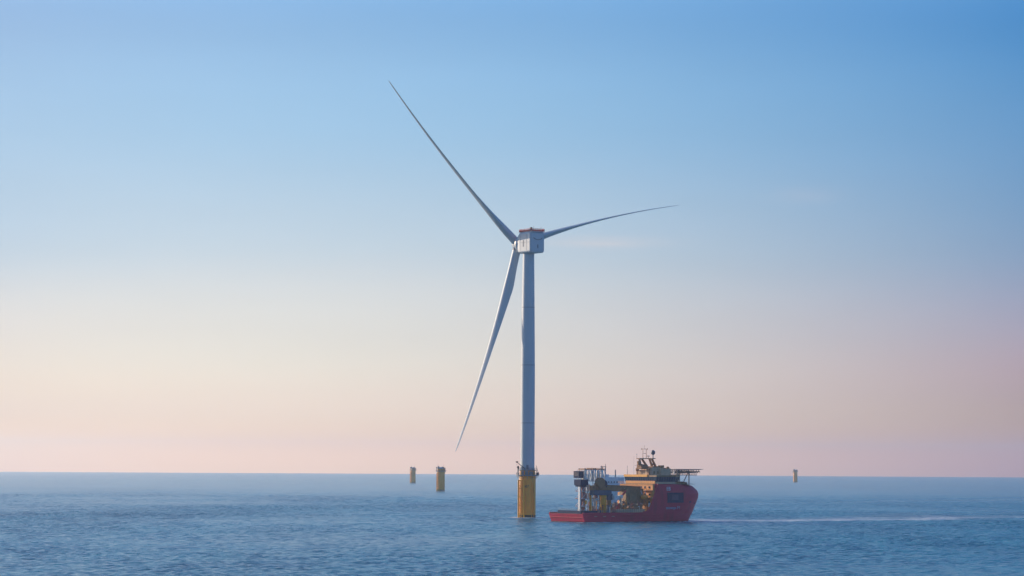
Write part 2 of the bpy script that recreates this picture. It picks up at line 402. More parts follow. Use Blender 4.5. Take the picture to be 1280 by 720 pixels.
    bp = n.new('ShaderNodeBump'); bp.inputs['Strength'].default_value = 1.0; bp.inputs['Distance'].default_value = .22
    l.new(noise(1.8, 2.6, 4, .6), bp.inputs['Height'])
    b2 = n.new('ShaderNodeBump'); b2.inputs['Strength'].default_value = 1.0; b2.inputs['Distance'].default_value = .32
    l.new(noise(9, 13, 3), b2.inputs['Height']); l.new(bp.outputs[0], b2.inputs['Normal'])
    b3 = n.new('ShaderNodeBump'); b3.inputs['Strength'].default_value = 1.0; b3.inputs['Distance'].default_value = 2.4
    l.new(noise(22, 60, 4, .65), b3.inputs['Height']); l.new(b2.outputs[0], b3.inputs['Normal'])
    l.new(b3.outputs[0], b.inputs['Normal'])
    me.materials.append(m)
WATER_A = (0.006, 0.135, 0.200); WATER_B = (0.026, 0.265, 0.335); WATER_ROUGH = 0.22
# bands in plan: start, end, half widths, strengths
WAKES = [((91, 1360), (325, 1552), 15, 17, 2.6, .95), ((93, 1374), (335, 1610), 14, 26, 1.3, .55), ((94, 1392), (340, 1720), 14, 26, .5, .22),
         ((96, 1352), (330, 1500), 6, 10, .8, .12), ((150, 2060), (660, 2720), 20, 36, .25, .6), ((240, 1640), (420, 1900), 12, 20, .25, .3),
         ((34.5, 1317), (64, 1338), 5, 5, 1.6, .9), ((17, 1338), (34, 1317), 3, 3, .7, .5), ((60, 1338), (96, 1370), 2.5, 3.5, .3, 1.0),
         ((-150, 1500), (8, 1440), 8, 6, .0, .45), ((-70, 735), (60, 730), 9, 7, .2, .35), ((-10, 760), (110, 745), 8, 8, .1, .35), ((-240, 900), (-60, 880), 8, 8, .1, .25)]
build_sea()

# air over the sea: closed box, sky outside it
hz = MB().box(-27800, 27800, -27800, 27800, -110, 285).build('haze', 'white'); hz.data.materials.clear(); hz['kind'] = 'stuff'
hm = bpy.data.materials.new('sea_haze'); hm.use_nodes = True; hn = hm.node_tree.nodes; hl = hm.node_tree.links; hn.clear()
ho = hn.new('ShaderNodeOutputMaterial'); pv = hn.new('ShaderNodeVolumePrincipled')
pv.inputs['Color'].default_value = (0.83, 0.88, 0.97, 1); pv.inputs['Density'].default_value = 6e-5; pv.inputs['Anisotropy'].default_value = 0.7
hl.new(pv.outputs[0], ho.inputs['Volume']); hz.data.materials.append(hm)

# ------------------------------------------------------------------ foundation shared by the turbine and the far columns
def foundation_parts(root, a0=0.0, small=False):
    """a0 turns the boat landing towards the sun side"""
    R0 = 4.6
    MB().lathe([(R0, -6), (R0, 12), (R0, 23.0), (R0 - .15, 23.2)], n=48).build('foundation_column', 'yellow', root)
    MB().lathe([(R0 + .03, -3), (R0 + .03, 1.3), (R0 + .02, 1.5)], n=48).build('splash_zone', 'growth', root)
    # two working levels
    p = MB().lathe([(R0 + .1, 22.9), (6.3, 23.1), (6.3, 23.5), (R0, 23.55)], n=40)
    for k in range(12):
        w = k * math.pi / 6; p.tube((4.5 * math.cos(w), 4.5 * math.sin(w), 21.3), (6.1 * math.cos(w), 6.1 * math.sin(w), 23.0), .12, n=5)
    pl = p.build('work_platform', 'steel', root)
    MB().ring_rail(6.2, 23.5, 1.15, t=.07).build('railing', 'darksteel', pl)
    p = MB().lathe([(4.0, 25.9), (5.3, 26.0), (5.3, 26.25), (4.0, 26.3)], n=40)
    pu = p.build('upper_walkway', 'steel', root)
    MB().ring_rail(5.2, 26.25, 1.1, t=.06).build('railing', 'darksteel', pu)
    # landing tubes and ladder on the sunlit side
    for ang, w in ((R(207) + a0, .5), (R(249) + a0, .5)):
        b = MB(); c, s_ = math.cos(ang), math.sin(ang); r = 5.45
        b.tube((r * c, r * s_, -3), (r * c, r * s_, 20.8), w, n=10)
        for z in np.arange(2, 21, 3.1): b.tube((4.4 * c, 4.4 * s_, z), (r * c, r * s_, z), .2, n=6)
        b.build('boat_landing_tube', 'bumper', root)
    b = MB(); ang = R(228) + a0; c, s_ = math.cos(ang), math.sin(ang); tx, ty = -s_, c; r = 5.5
    for k in (-.55, .55): b.tube((r * c + tx * k, r * s_ + ty * k, -1), (r * c + tx * k, r * s_ + ty * k, 22.8), .2, n=6)
    for z in np.arange(-1, 22.8, .9): b.tube((r * c - tx * .5, r * s_ - ty * .5, z), (r * c + tx * .5, r * s_ + ty * .5, z), .12, n=4)
    q0, q1 = (5.45 * math.cos(R(207) + a0), 5.45 * math.sin(R(207) + a0)), (5.45 * math.cos(R(249) + a0), 5.45 * math.sin(R(249) + a0))
    for z in (2.2, 6.8, 11.4, 16.0, 20.4): b.tube((*q0, z), (*q1, z), .28, n=8)
    for z in (6.9, 16.1): b.box(-4.9, -3.2, -4.7, -3.2, z, z + .4)
    b.build('ladder', 'bumper', root)
    b = MB()
    for ang in (R(300) + a0, R(318) + a0): b.tube((4.85 * math.cos(ang), 4.85 * math.sin(ang), -4), (4.85 * math.cos(ang), 4.85 * math.sin(ang), 20), .2, n=8)
    build_pieces(b, 'cable_guide', 'yellow', root)
    MB().lathe([(4.3, 23.3), (4.2, 25.95)], n=48).build('column_collar', 'yellow', root)
    # service crane
    ca = R(192) + a0; cx, cy = 5.3 * math.cos(ca), 5.3 * math.sin(ca)
    k = MB().tube((cx, cy, 23.5), (cx, cy, 27.6), .35, .3, n=10).box(cx - .6, cx + .6, cy - .6, cy + .6, 27.2, 28.2, .15).build('service_crane', 'darksteel', root)
    return R0


f0 = thing('turbine_foundation', 'yellow column far behind, nearer and larger of the two left of the turbine', 'foundation', (-82.7, 3089.5, sea_z(82.7, 3089.5)), 0, 'foundations still without a tower')
foundation_parts(f0)
MB().lathe([(3.9, 23.2), (3.9, 26.2), (4.0, 26.9), (3.6, 27.3), (1.2, 27.9)], n=36).build('cover_hatch', 'white', f0)
b = MB()
for (x, y, h) in ((-3.6, -1.5, 33), (-3.2, 1.5, 31.5), (3.2, -1.2, 32.6), (1.0, 2.5, 30)): b.tube((x, y, 26), (x, y, h), .13, .07, n=6)
build_pieces(b, 'antenna', 'steel', f0)
b = MB(); b.box(-3.9, -1.8, -3.2, -1.2, 26.3, 28.8, .2).box(1.2, 3.6, -3.4, -1.6, 26.3, 28.3, .2).box(4.3, 5.2, -2.2, -1, 23.5, 27.0, .1); build_pieces(b, 'equipment_box', 'steel', f0)
f1 = copy_tree(f0); f1.location = (-176.4, 4716.1, sea_z(176.4, 4716)); f1.rotation_euler.z = R(-12)
f1['label'] = 'small hazy yellow grey column standing leftmost near the horizon'
f2 = copy_tree(f0); f2.location = (638.6, 5878.2, sea_z(638.6, 5878)); f2.rotation_euler.z = R(25)
f2['label'] = 'faint grey column on the horizon to the right of the red vessel'

# ------------------------------------------------------------------ the wind turbine
TX, TY = 9.08, 1444.77
wt = thing('wind_turbine', 'tall white three bladed offshore wind turbine on a yellow foundation beside the red vessel', 'wind turbine', (TX, TY, sea_z(TX, TY)))
foundation_parts(wt)
# davit boom reaching up to the left
b = MB(); b.tube((-4.8, -1.6, 26.6), (-5.0, -2.0, 28.4), .3, n=8).tube((-1.6, -4.4, 27.0), (-5.9, -2.4, 30.6), .28, .16, n=8)
b.box(-6.4, -5.2, -2.9, -1.9, 30.2, 31.0, .1).tube((-5.9, -2.4, 30.4), (-5.9, -2.4, 28.6), .05, n=4).build('davit_boom', 'darksteel', wt)
b = MB(); b.tube((4.6, -2.6, 26.3), (5.9, -2.9, 23.4), .16, n=6).tube((4.9, -1.2, 28.6), (6.1, -1.4, 23.6), .14, n=6).box(4.9, 6.4, -3.4, -1.4, 23.5, 24.9, .15).build('access_stair', 'darksteel', wt)
b = MB(); b.box(-1.2, .4, -5.0, -4.1, 23.55, 26.2, .1).box(1.0, 3.1, -5.0, -4.0, 23.55, 25.4, .15).box(-3.3, -2.0, -4.9, -4.0, 23.55, 25.7, .1).build('switch_cabinet', 'steel', wt)
# identification on the shaded flank
text_mesh('B07', 1.7, .03, 'number_plate', 'navy', wt, Matrix.Translation((-1.9, -4.67, 16.6)) @ Matrix.Rotation(R(90), 4, 'X'))
# tower
tz0, tz1 = 23.2, 146.6
def tower_r(z): t = (z - tz0) / (tz1 - tz0); return 3.88 - .73 * max(0.0, (t - .45) / .55) ** 1.2
prof = [(tower_r(z), z) for z in np.linspace(tz0, tz1, 30)]
tw = MB().lathe(prof, n=64).build('tower', 'turbine', wt)
for z in (26.2, 52, 84, 116):
    MB().lathe([(tower_r(z) + .02, z), (tower_r(z) + .05, z + .12), (tower_r(z) + .02, z + .24)], n=64).build('flange_seam', 'seam', tw)
MB().box(-.6, .6, -3.98, -3.7, 26.6, 29.0).build('tower_door', 'seam', tw)
# yawed machinery
AL = R(34); TI = R(5)
nh = Vector((-math.sin(AL), math.cos(AL), 0))
nac_m = Matrix.Rotation(AL, 4, 'Z')          # local +Y = towards the rotor
def yawed(mb, name, m, parent):
    mb.v = [tuple(nac_m @ Vector(p)) for p in mb.v]; return mb.build(name, m, parent)
def rrect(hw, z0, z1, r, y, n=6, taper=0.0):
    pts = []
    for cx, cz, a0 in ((hw - r, z1 - r, 0), (-hw + r, z1 - r, 90), (-hw + r, z0 + r, 180), (hw - r, z0 + r, 270)):
        for i in range(n + 1):
            a = R(a0 + 90 * i / n); pts.append((cx + r * math.cos(a), y, cz + r * math.sin(a)))
    return pts
NZ0, NZ1 = 146.2, 157.6
rings = [rrect(4.0, NZ0 + .9, NZ1 - .9, 1.1, -8.75), rrect(4.55, NZ0 + .25, NZ1 - .25, 1.1, -8.5), rrect(4.75, NZ0, NZ1, 1.0, -7.9), rrect(4.8, NZ0, NZ1, 1.0, 2.2), rrect(4.7, NZ0 + .2, NZ1 - .6, 2.0, 3.8), rrect(4.4, NZ0 + .8, NZ1 - 1.6, 3.2, 4.6)]
nac = yawed(MB().loft(rings, smooth=False), 'nacelle', 'turbine', wt)
# generator ring, hub
yawed(MB().lathe([(4.2, 4.3), (5.0, 4.6), (5.1, 5.2), (5.1, 6.6), (4.7, 7.1), (3.0, 7.3)], (0, 0, 151.5), 48, 'y'), 'generator_ring', 'turbine', nac)
hub = yawed(MB().lathe([(2.9, 7.1), (3.3, 8.2), (3.45, 10.2), (3.2, 11.8), (2.4, 13.0), (1.2, 13.6), (.2, 13.75)], (0, 0, 151.76), 40, 'y'), 'hub', 'turbine', wt)
# roof hoist platform with red rails
b = MB(); b.box(-4.3, 4.3, -9.2, 3.0, 157.5, 157.75).box(-4.1, 4.1, -9.0, 2.6, 157.6, 158.1, .2)
hp = yawed(b, 'hoist_platform', 'turbine', nac)
b = MB()
per = [(-4.3, -9.2), (4.3, -9.2), (4.3, 3.0), (-4.3, 3.0), (-4.3, -9.2)]
for (x0, y0), (x1, y1) in zip(per[:-1], per[1:]):
    L = math.hypot(x1 - x0, y1 - y0); k = int(L / 1.1)
    for zz in (158.5, 158.95, 159.35): b.tube((x0, y0, zz), (x1, y1, zz), .09, n=5)
    for i in range(k + 1): b.tube((x0 + (x1 - x0) * i / k, y0 + (y1 - y0) * i / k, 157.75), (x0 + (x1 - x0) * i / k, y0 + (y1 - y0) * i / k, 159.4), .12, n=5)
    b.box(min(x0, x1) - .03, max(x0, x1) + .03, min(y0, y1) - .03, max(y0, y1) + .03, 158.05, 158.75)
yawed(b, 'platform_rail', 'deckred', hp)
b = MB().box(-4.5, -3.3, -8.6, -7.6, 158.1, 160.0, .1).tube((-2.5, -8.5, 158), (-2.5, -8.5, 161), .07, n=5).tube((2.5, -8.5, 158), (2.5, -8.5, 160.6), .07, n=5)
b.v = [tuple(nac_m @ Vector(p)) for p in b.v]; build_pieces(b, 'wind_sensor', 'darksteel', nac)
# curved cover line and vents on the rear face
b = MB()
for i in range(16):
    a0 = R(205 + 130 * i / 16); a1 = R(205 + 130 * (i + 1) / 16)
    b.tube((3.2 * math.cos(a0) + .2, -8.80, 155.2 + 1.9 * math.sin(a0)), (3.2 * math.cos(a1) + .2, -8.80, 155.2 + 1.9 * math.sin(a1)), .22, n=6)
yawed(b, 'rear_cover_line', 'seam', nac)
yawed(MB().box(-.2, .5, -8.86, -8.6, 148.6, 150.6), 'rear_hatch', 'seam', nac)
b = MB().box(-4.86, -4.7, -2.4, -1.3, 149.6, 153.2)
yawed(b, 'side_hatch', 'seam', nac)
b = MB().box(-4.83, -4.7, -7.2, 2.0, 151.9, 152.02).box(-4.83, -4.7, -4.9, -4.78, NZ0 + 1.2, NZ1 - 1.2).box(-4.83, -4.7, 1.0, 1.12, NZ0 + 1.2, NZ1 - 1.2)
yawed(b, 'panel_seam', 'seam', nac)

# blades: feathered, bent a little in the rotor plane
n3 = Vector((-math.sin(AL) * math.cos(TI), math.cos(AL) * math.cos(TI), math.sin(TI)))
u3 = Vector((math.cos(AL), math.sin(AL), 0))
v3 = Vector((math.sin(AL) * math.sin(TI), -math.cos(AL) * math.sin(TI), math.cos(TI)))
HUB = Vector((0, 0, 151.76)) + 10.2 * nh
def af(chord, thick, circ, npt=28):
    pts = []
    for i in range(npt):
        w = 2 * math.pi * i / npt; x = .5 * (1 + math.cos(w)); sgn = 1 if w < math.pi else -1
        yt = 5 * (0.2969 * math.sqrt(x) - .126 * x - .3516 * x * x + .2843 * x ** 3 - .1036 * x ** 4) * thick * sgn
        xa = (x - .32) * chord; ya = yt * chord + .02 * chord * math.sin(math.pi * x)
        pts.append((xa * (1 - circ) + circ * 2.3 * math.cos(w), ya * (1 - circ) + circ * 2.3 * math.sin(w)))
    return pts
def blade(az, cone, sag, pitch0):
    A = R(az); E_ = R(cone); e = math.cos(E_) * (math.cos(A) * u3 + math.sin(A) * v3) + math.sin(E_) * n3
    t = (math.sin(A) * u3 - math.cos(A) * v3).normalized()      # clockwise seen from behind
    t = (t - t.dot(e) * e).normalized(); nn = e.cross(t); nn = nn if nn.dot(n3) > 0 else -nn
    Rb = 119.9 if az > 100 and az < 200 else 120.5; ctr = []; S = np.concatenate([np.linspace(.018, .3, 22), np.linspace(.32, .95, 30), [.965, .98, .99, .997, 1.0]])
    rings = []
    for s in S:
        c = HUB + e * (Rb * s) - t * (sag * 4 * s * (1 - s)) * min(1, s / .08 * .5 + .5)
        q = min(1, max(0, (s - .03) / .17)); q = q * q * (3 - 2 * q); circ = 1 - q
        ch = float(np.interp(s, [0, .12, .21, .35, .5, .7, .85, .95, .985, 1], [4.8, 6.1, 6.9, 5.6, 4.25, 2.9, 2.05, 1.5, 1.1, .6]))
        th = float(np.interp(s, [0, .12, .21, .35, .6, 1], [.9, .62, .42, .30, .23, .18]))
        p = R(float(np.interp(s, [0, .2, .5, 1], [pitch0 - 6, pitch0 - 4, pitch0 + 4, pitch0 + 8])))
        cd = math.cos(p) * t + math.sin(p) * nn; td = -math.sin(p) * t + math.cos(p) * nn
        rings.append([tuple(c - cd * x + td * y) for x, y in af(ch, th, circ)])
    return MB().loft(rings), e
for az, cone, sag, lab in ((14.0, 3.3, 2.6, None), (134.8, 4.7, 2.3, None), (256.3, 4.3, 1.6, None)):
    mb, e = blade(az, cone, sag, 78)
    bl = mb.build('blade', 'blade', hub)
    c = HUB + e * 2.4; d = HUB + e * 3.6
    MB().tube(c, d, 2.42, n=32).build('blade_root_ring', 'seam', bl)

# ------------------------------------------------------------------ the red offshore vessel, local x forward, y to port
SH = thing('offshore_vessel', 'red hulled offshore supply vessel with a bow helideck, beside the big turbine', 'ship', (27.8, 1332.9, sea_z(27.8, 1333)), R(35))
SH.scale = (0.927, 1.12, 1.0)
def outline(z, x0, xs, hb, xaft, n=44, p=2.2):
    pts = [(xaft, -hb), ((xaft + x0) * .5, -hb)]
    for i in range(n + 1):
        t = i / n; x = x0 + (xs - x0) * t; pts.append((x, -hb * (1 - t ** p) ** .62))
    pts += [(x, -y) for x, y in pts[-2::-1]]
    return [(x, y, z) for x, y in pts]
lv = [(-6, 82.5, 11.2, 40), (-3, 83.6, 12.2, 45), (-.5, 84.8, 12.7, 50), (.6, 85.2, 12.8, 52), (2.2, 86.0, 12.95, 55), (4.3, 87.4, 13, 58)]
def stern_x(z): return 2.6 if z < -2 else max(-.0, 2.0 - (z + .5) * .42)
low = [outline(z, x0, xs, hb, stern_x(z)) for z, xs, hb, x0 in lv]
hb_ = MB().loft(low, smooth=False)
up = [(4.3, 87.4, 13, 58), (7, 88.8, 13, 60), (9.5, 90.2, 13, 62), (12, 91.5, 13, 63.5), (14.2, 91.9, 12.95, 64), (16, 91.0, 12.7, 64), (17.4, 88.8, 12.45, 63.5), (18.4, 87.2, 12.2, 62.5), (19.1, 84.0, 12.0, 62), (19.4, 80.5, 11.7, 61)]
uo = []
for z, xs, hb, x0 in up:
    o_ = outline(z, x0, xs, hb, 50.2); uo.append(o_)
hb_.loft(uo, smooth=False)
hull = hb_.build('hull', 'hull', SH)
# side wings sweeping from the work deck up to the forecastle
for s in (-1, 1):
    y0, y1 = (-13.02, -12.6) if s < 0 else (12.6, 13.02)
    MB().plate_y([(36, 4.2), (53, 4.2), (53, 19.35), (52.3, 19.35), (46.6, 7.0), (44.8, 5.5), (42, 5.0), (36, 4.9)], y0, y1).build('side_wing', 'hull', hull)
    e_ = MB()
    yy = s * 12.8
    for a_, c_ in (((52.45, 19.5), (46.75, 7.1)), ((46.75, 7.1), (44.9, 5.62)), ((44.9, 5.62), (42, 5.1))): e_.tube((a_[0] - .15, yy, a_[1]), (c_[0] - .15, yy, c_[1]), .3, n=6)
    e_.build('wing_edge', 'red', hull)
    MB().box(0.4, 36, y0, y1, 4.2, 4.9).build('bulwark', 'hull', hull)
MB().box(.2, 50.2, -12.58, 12.58, 4.3, 4.38).build('work_deck', 'deck', SH)
# rubbing strakes
b = MB()
for z in (3.7, 2.4):
    b.tube((1.0, -13.05, z), (57, -13.05, z), .16, n=6).tube((1.0, 13.05, z), (57, 13.05, z), .16, n=6)
    b.tube((.6, -12.6, z), (.6, 12.6, z), .16, n=6)
b.build('rubbing_strake', 'hull', hull)
MB().loft([[(x, y * 1.004, z) for x, y, z in outline(-1.4, 47, 84.3, 12.66, 2.55)], [(x, y * 1.004, z) for x, y, z in outline(.35, 51.5, 85.1, 12.82, 1.6)]]).build('boot_topping', 'boot', hull)
# navy side panel with a paler emblem block, deck mark, name
ys = -13.06
MB().plate_y([(58.9, 9.8), (70.4, 9.8), (70.4, 15.0), (58.9, 15.0)], ys - .03, -12.6).build('side_panel', 'navy', hull)
e_ = MB().plate_y([(62.0, 11.2), (66.6, 11.2), (66.6, 14.0), (62.0, 14.0)], ys - .06, ys - .02)
e_.plate_y([(62.6, 12.3), (66.0, 12.3), (65.2, 13.6), (63.2, 13.6)], ys - .09, ys - .05).build('emblem', 'emblem', hull)
MX = Matrix.Rotation(R(90), 4, 'X')
text_mesh('EB', 2.7, .03, 'deck_mark', 'markwhite', hull, Matrix.Translation((58.2, -13.07, 16.1)) @ MX)
nm = text_mesh('seaways F1', 2.25, .03, 'name_lettering', 'mark', hull, Matrix.Translation((57.7, -13.1, 6.5)) @ MX @ Matrix.Scale(1.02, 4, (1, 0, 0)))
b = MB()
for x in (8, 14, 20): b.box(x, x + 2.0, -13.08, -12.9, 2.8, 3.2)
build_pieces(b, 'draught_mark', 'pink', hull)
b = MB().box(75.5, 77.5, -11.2, -10.6, 9.8, 10.6).box(80.4, 82.6, -8.6, -7.6, 9.0, 10.4)
build_pieces(b, 'anchor_pocket', 'navy', hull)
# stern bulwark plates in navy
b = MB().box(.5, 1.3, -11.6, 6.5, 4.38, 5.9).box(.5, 11.5, -11.6, -11.0, 4.38, 5.9)
for y in np.arange(-10.5, 6.5, 1.7): b.box(1.3, 1.7, y, y + .15, 4.38, 5.6)
b.build('stern_bulwark', 'navy', SH)
b = MB().rail([(1.0, -11.3, 5.9), (1.0, 6.2, 5.9)], .8, 1.6).rail([(.6, 12.7, 4.9), (20, 12.7, 4.9), (49, 12.7, 4.9)], 1.0, 2).rail([(12, -12.7, 4.9), (35, -12.7, 4.9)], 1.0, 2)
build_pieces(b, 'deck_rail', 'steel', SH)

# forecastle house: warm low sun put into the aft face's colour
hs = MB().box(49.0, 50.15, -12.5, 12.5, 4.4, 19.3).box(47.2, 49.0, -9.5, -2.5, 4.4, 12.4).box(46.6, 49.0, 1.5, 11.5, 4.4, 15.0).build('aft_house', 'sunlit_ochre', SH)
b = MB()
for z in (8.3, 12.3, 15.9):
    b.box(47.6, 49.0, -12.4, 12.4, z, z + .18)
build_pieces(b, 'gallery', 'cream', hs)
b = MB()
for z in (8.48, 12.48, 16.08, 19.5): b.rail([(47.7, -12.3, z), (47.7, 12.3, z)], 1.1, 1.5, .06)
b.build('gallery_rail', 'craneyellow', hs)
for y in (-10.5, -7.2, -4.4, 0, 3.0, 7.2, 10.4):
    for z in (9.4, 13.4, 17.0):
        MB().box(48.86, 48.99, y, y + 1.0, z, z + 1.2).build('window', 'glass', hs)
for y, z in ((-11.6, 4.6), (-1.2, 4.6), (-5.5, 12.6)):
    MB().box(48.84, 48.99, y, y + 1.0, z, z + 2.1).build('door', 'white', hs)
b = MB()
for y0, z0 in ((-9, 4.4), (2, 8.4), (-3, 12.4)):
    for k in range(12): b.box(46.5, 47.4, y0 + k * .42, y0 + k * .42 + .3, z0 + k * .33, z0 + k * .33 + .08)
    b.tube((46.5, y0, z0 + 1), (46.5, y0 + 5, z0 + 5), .07, n=5)
build_pieces(b, 'stair', 'steel', hs)
MB().box(49.2, 80.0, -11.4, 11.4, 19.3, 19.5).build('forecastle_deck', 'deck', SH)
b = MB()
pr = [(p[0], p[1] * .985, 19.4) for p in outline(19.4, 61, 80.5, 11.7, 51)[2:-2]]
b.rail(pr[::5], 1.1, 1.4, .07)
b.build('forecastle_rail', 'brown', SH)
b = MB().box(73.5, 79.5, -3.5, 3.5, 19.5, 20.7, .4).box(69, 72, -9.6, -7.4, 19.5, 20.5, .2).box(74.5, 76.4, -8.4, -6.6, 19.5, 20.6, .2).lathe([(1.1, 19.5), (1.1, 20.6), (.6, 20.8)], (81, 4, 0), 16).lathe([(1.0, 18.9), (1.0, 20.2), (.5, 20.4)], (79, -5.5, 0), 16)
build_pieces(b, 'mooring_winch', 'olive', SH)

# bridge
bo = [(52.3, -11.6), (65.5, -11.6), (71.5, -7.5), (73.6, -3), (73.6, 3), (71.5, 7.5), (65.5, 11.6), (52.3, 11.6)]
bt = [(52.0, -12.2), (66.3, -12.2), (72.8, -7.9), (75.2, -3.2), (75.2, 3.2), (72.8, 7.9), (66.3, 12.2), (52.0, 12.2)]
br = MB().prism(bo, 19.5, 20.5).build('bridge', 'cream', SH)
def lerp(t): return [(a[0] + (c[0] - a[0]) * t, a[1] + (c[1] - a[1]) * t) for a, c in zip(bo, bt)]
MB().prism(lerp(.1), 20.5, 23.1, lerp(.8)).build('window_band', 'glass', br)
b = MB()
a0, a1 = lerp(.12), lerp(.82)
for i in range(8):
    p, q = Vector(a0[i]), Vector(a0[(i + 1) % 8]); p1, q1 = Vector(a1[i]), Vector(a1[(i + 1) % 8]); k = max(2, int((q - p).length / 1.6))
    for j in range(k + 1):
        s0 = p + (q - p) * j / k; s1 = p1 + (q1 - p1) * j / k; b.tube((s0.x, s0.y, 20.5), (s1.x, s1.y, 23.1), .09, n=4)
build_pieces(b, 'window_mullion', 'slate', br)
b = MB().prism(bt, 23.1, 23.9)
b.build('bridge_roof', 'olive', br)
MB().box(51.6, 51.98, -5.5, 12.2, 23.05, 24.25).build('roof_edge', 'craneyellow', br)  # sunlit port part of the roof edge, its brightness put into the yellow
MB().box(51.9, 52.25, -11, 11, 19.5, 21.0).build('bridge_aft_panel', 'sunlit_ochre', br)
b = MB().rail([(66, -12.1, 23.95), (72.6, -7.8, 23.95), (75, 0, 23.95), (72.6, 7.8, 23.95)], 1.0, 1.6, .06)
b.build('roof_rail', 'olive', br)
# top house and mast
th_ = MB().box(54, 68.5, -6, 6, 23.9, 26.6, .6).box(56, 65, -4.2, 4.2, 26.6, 28.0, .5).box(60, 67.5, -6.9, -5, 23.9, 27.4, .3).build('top_house', 'cream', SH)
b = MB()
for x in (55.5, 58, 60.5, 63, 65.5): b.box(x, x + 1.1, -6.12, -5.95, 24.6, 26.0)
build_pieces(b, 'vent_louvre', 'olive', th_)
b = MB().box(53.4, 54.4, -5, -3.6, 24, 27.2, .1).box(62.5, 64.8, -4.6, -2, 28.0, 29.1, .3).box(66, 68, -3, 3, 26.6, 27.8, .2).lathe([(.9, 26.6), (1.0, 27.6), (.5, 28.4)], (67.5, -4.2, 0), 14)
build_pieces(b, 'roof_locker', 'brown', th_)
ms = MB()
for y in (-.45, .45):
    ms.tube((52.4, y, 27.0), (51.3, y, 32.4), .35, .26).tube((57.2, y, 27.9), (53.0, y, 32.4), .40, .28)
    ms.tube((60.6, y, 27.8), (58.4, y, 32.4), .35, .26).tube((63.4, y, 27.4), (60.2, y, 32.4), .38, .28)
    ms.tube((51.8, y, 29.6), (56.4, y, 28.9), .22).tube((59.5, y, 30), (62, y, 29.2), .22)
ms.box(50.3, 61.6, -1.3, 1.3, 32.3, 32.75).box(51.0, 55.2, -2, 2, 27.0, 29.4, .3).box(58.5, 64.5, -2.6, 2.6, 27.6, 28.6, .2)
ms.box(50.0, 52.0, -.6, .6, 29.2, 31.2, .1)
mast = ms.build('mast', 'brown', SH)
b = MB()
for x in (53.2, 55.6):
    b.tube((x, -.6, 32.7), (x, -.6, 37.6), .14, .1, n=6)
b.tube((51.9, -.6, 37.5), (56.7, -.6, 37.5), .12, n=6).tube((53.2, -.6, 35.2), (55.6, -.6, 35.2), .1, n=5).tube((54.4, -.6, 37.5), (54.4, -.6, 39.4), .06, n=5)
b.tube((52.2, -.6, 37), (52.2, -.6, 38), .1, n=5).tube((56.4, -.6, 37), (56.4, -.6, 38), .1, n=5)
b.build('antenna_frame', 'brown', mast)
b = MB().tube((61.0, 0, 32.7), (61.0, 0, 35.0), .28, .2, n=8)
b.lathe([(.2, 34.4), (.9, 34.9), (1.15, 35.6), (.95, 36.4), (.45, 36.9), (.05, 37.05)], (61, 0, 0), 18).build('radome', 'slate', mast)  # slate stands for the dome's backlit dark side, shade put into the colour
b = MB().tube((57.6, 0, 32.7), (57.6, 0, 33.7), .12, n=6).box(56.6, 58.6, -.15, .15, 33.7, 34.0)
b.build('radar_scanner', 'darksteel', mast)
b = MB().tube((50.4, 1, 32.7), (50.4, 1, 35.3), .08, n=5).tube((50.9, 2, 29), (49.9, 2, 29), .1, n=5)
build_pieces(b, 'whip_aerial', 'steel', mast)
b = MB().tube((52.8, 10.8, 23.9), (52.8, 10.8, 28.8), .11, .07, n=6).tube((53, 6.0, 23.9), (53, 6.0, 34), .05, .03, n=5).tube((53, -1.8, 23.9), (53, -1.8, 29.5), .07, n=5); build_pieces(b, 'roof_aerial', 'darksteel', SH)
b = MB().tube((53, 3.4, 23.9), (53, 3.4, 26.2), .25, n=8).lathe([(.1, 25.8), (.75, 26.2), (.9, 26.9), (.7, 27.6), (.1, 28)], (53, 3.4, 0), 16).build('satellite_dome', 'brown', SH)

# helideck
hx, hz_ = 83.0, 27.0
oc = [(hx + 9.4 * math.cos(R(22.5 + 45 * k)), 9.4 * math.sin(R(22.5 + 45 * k))) for k in range(8)]
oc2 = [(hx + 11.3 * math.cos(R(22.5 + 45 * k)), 11.3 * math.sin(R(22.5 + 45 * k))) for k in range(8)]
hd = MB().prism(oc, 26.75, 27.15).build('helideck', 'slate', SH)
b = MB()
for i in range(8):
    p, q = oc[i], oc[(i + 1) % 8]; p2, q2 = oc2[i], oc2[(i + 1) % 8]
    for j in range(5):
        t = j / 5; a = (p[0] + (q[0] - p[0]) * t, p[1] + (q[1] - p[1]) * t, 26.9); c = (p2[0] + (q2[0] - p2[0]) * t, p2[1] + (q2[1] - p2[1]) * t, 27.15); b.tube(a, c, .06, n=4)
    for t in (.5, 1): b.tube((p[0] + (p2[0] - p[0]) * t, p[1] + (p2[1] - p[1]) * t, 26.9 + .25 * t), (q[0] + (q2[0] - q[0]) * t, q[1] + (q2[1] - q[1]) * t, 26.9 + .25 * t), .05, n=4)
b.build('safety_net', 'darksteel', hd)
b = MB()
for y in (-6.5, -2.2, 2.2, 6.5):
    b.tube((hx - 8.6, y, 25.0), (hx + (4.5 if abs(y) > 5 else 7.5), y, 25.6), .16, n=6)
    for k in range(8): x = hx - 8.5 + k * 1.75; b.tube((x, y, 25.1), (x + .9, y, 26.7), .1, n=5).tube((x + .9, y, 26.7), (x + 1.75, y, 25.2), .1, n=5)
for x in (-6, 0, 5): b.tube((hx + x, -7, 25.9), (hx + x, 7, 25.9), .2, n=6)
b.build('deck_truss', 'darksteel', hd)
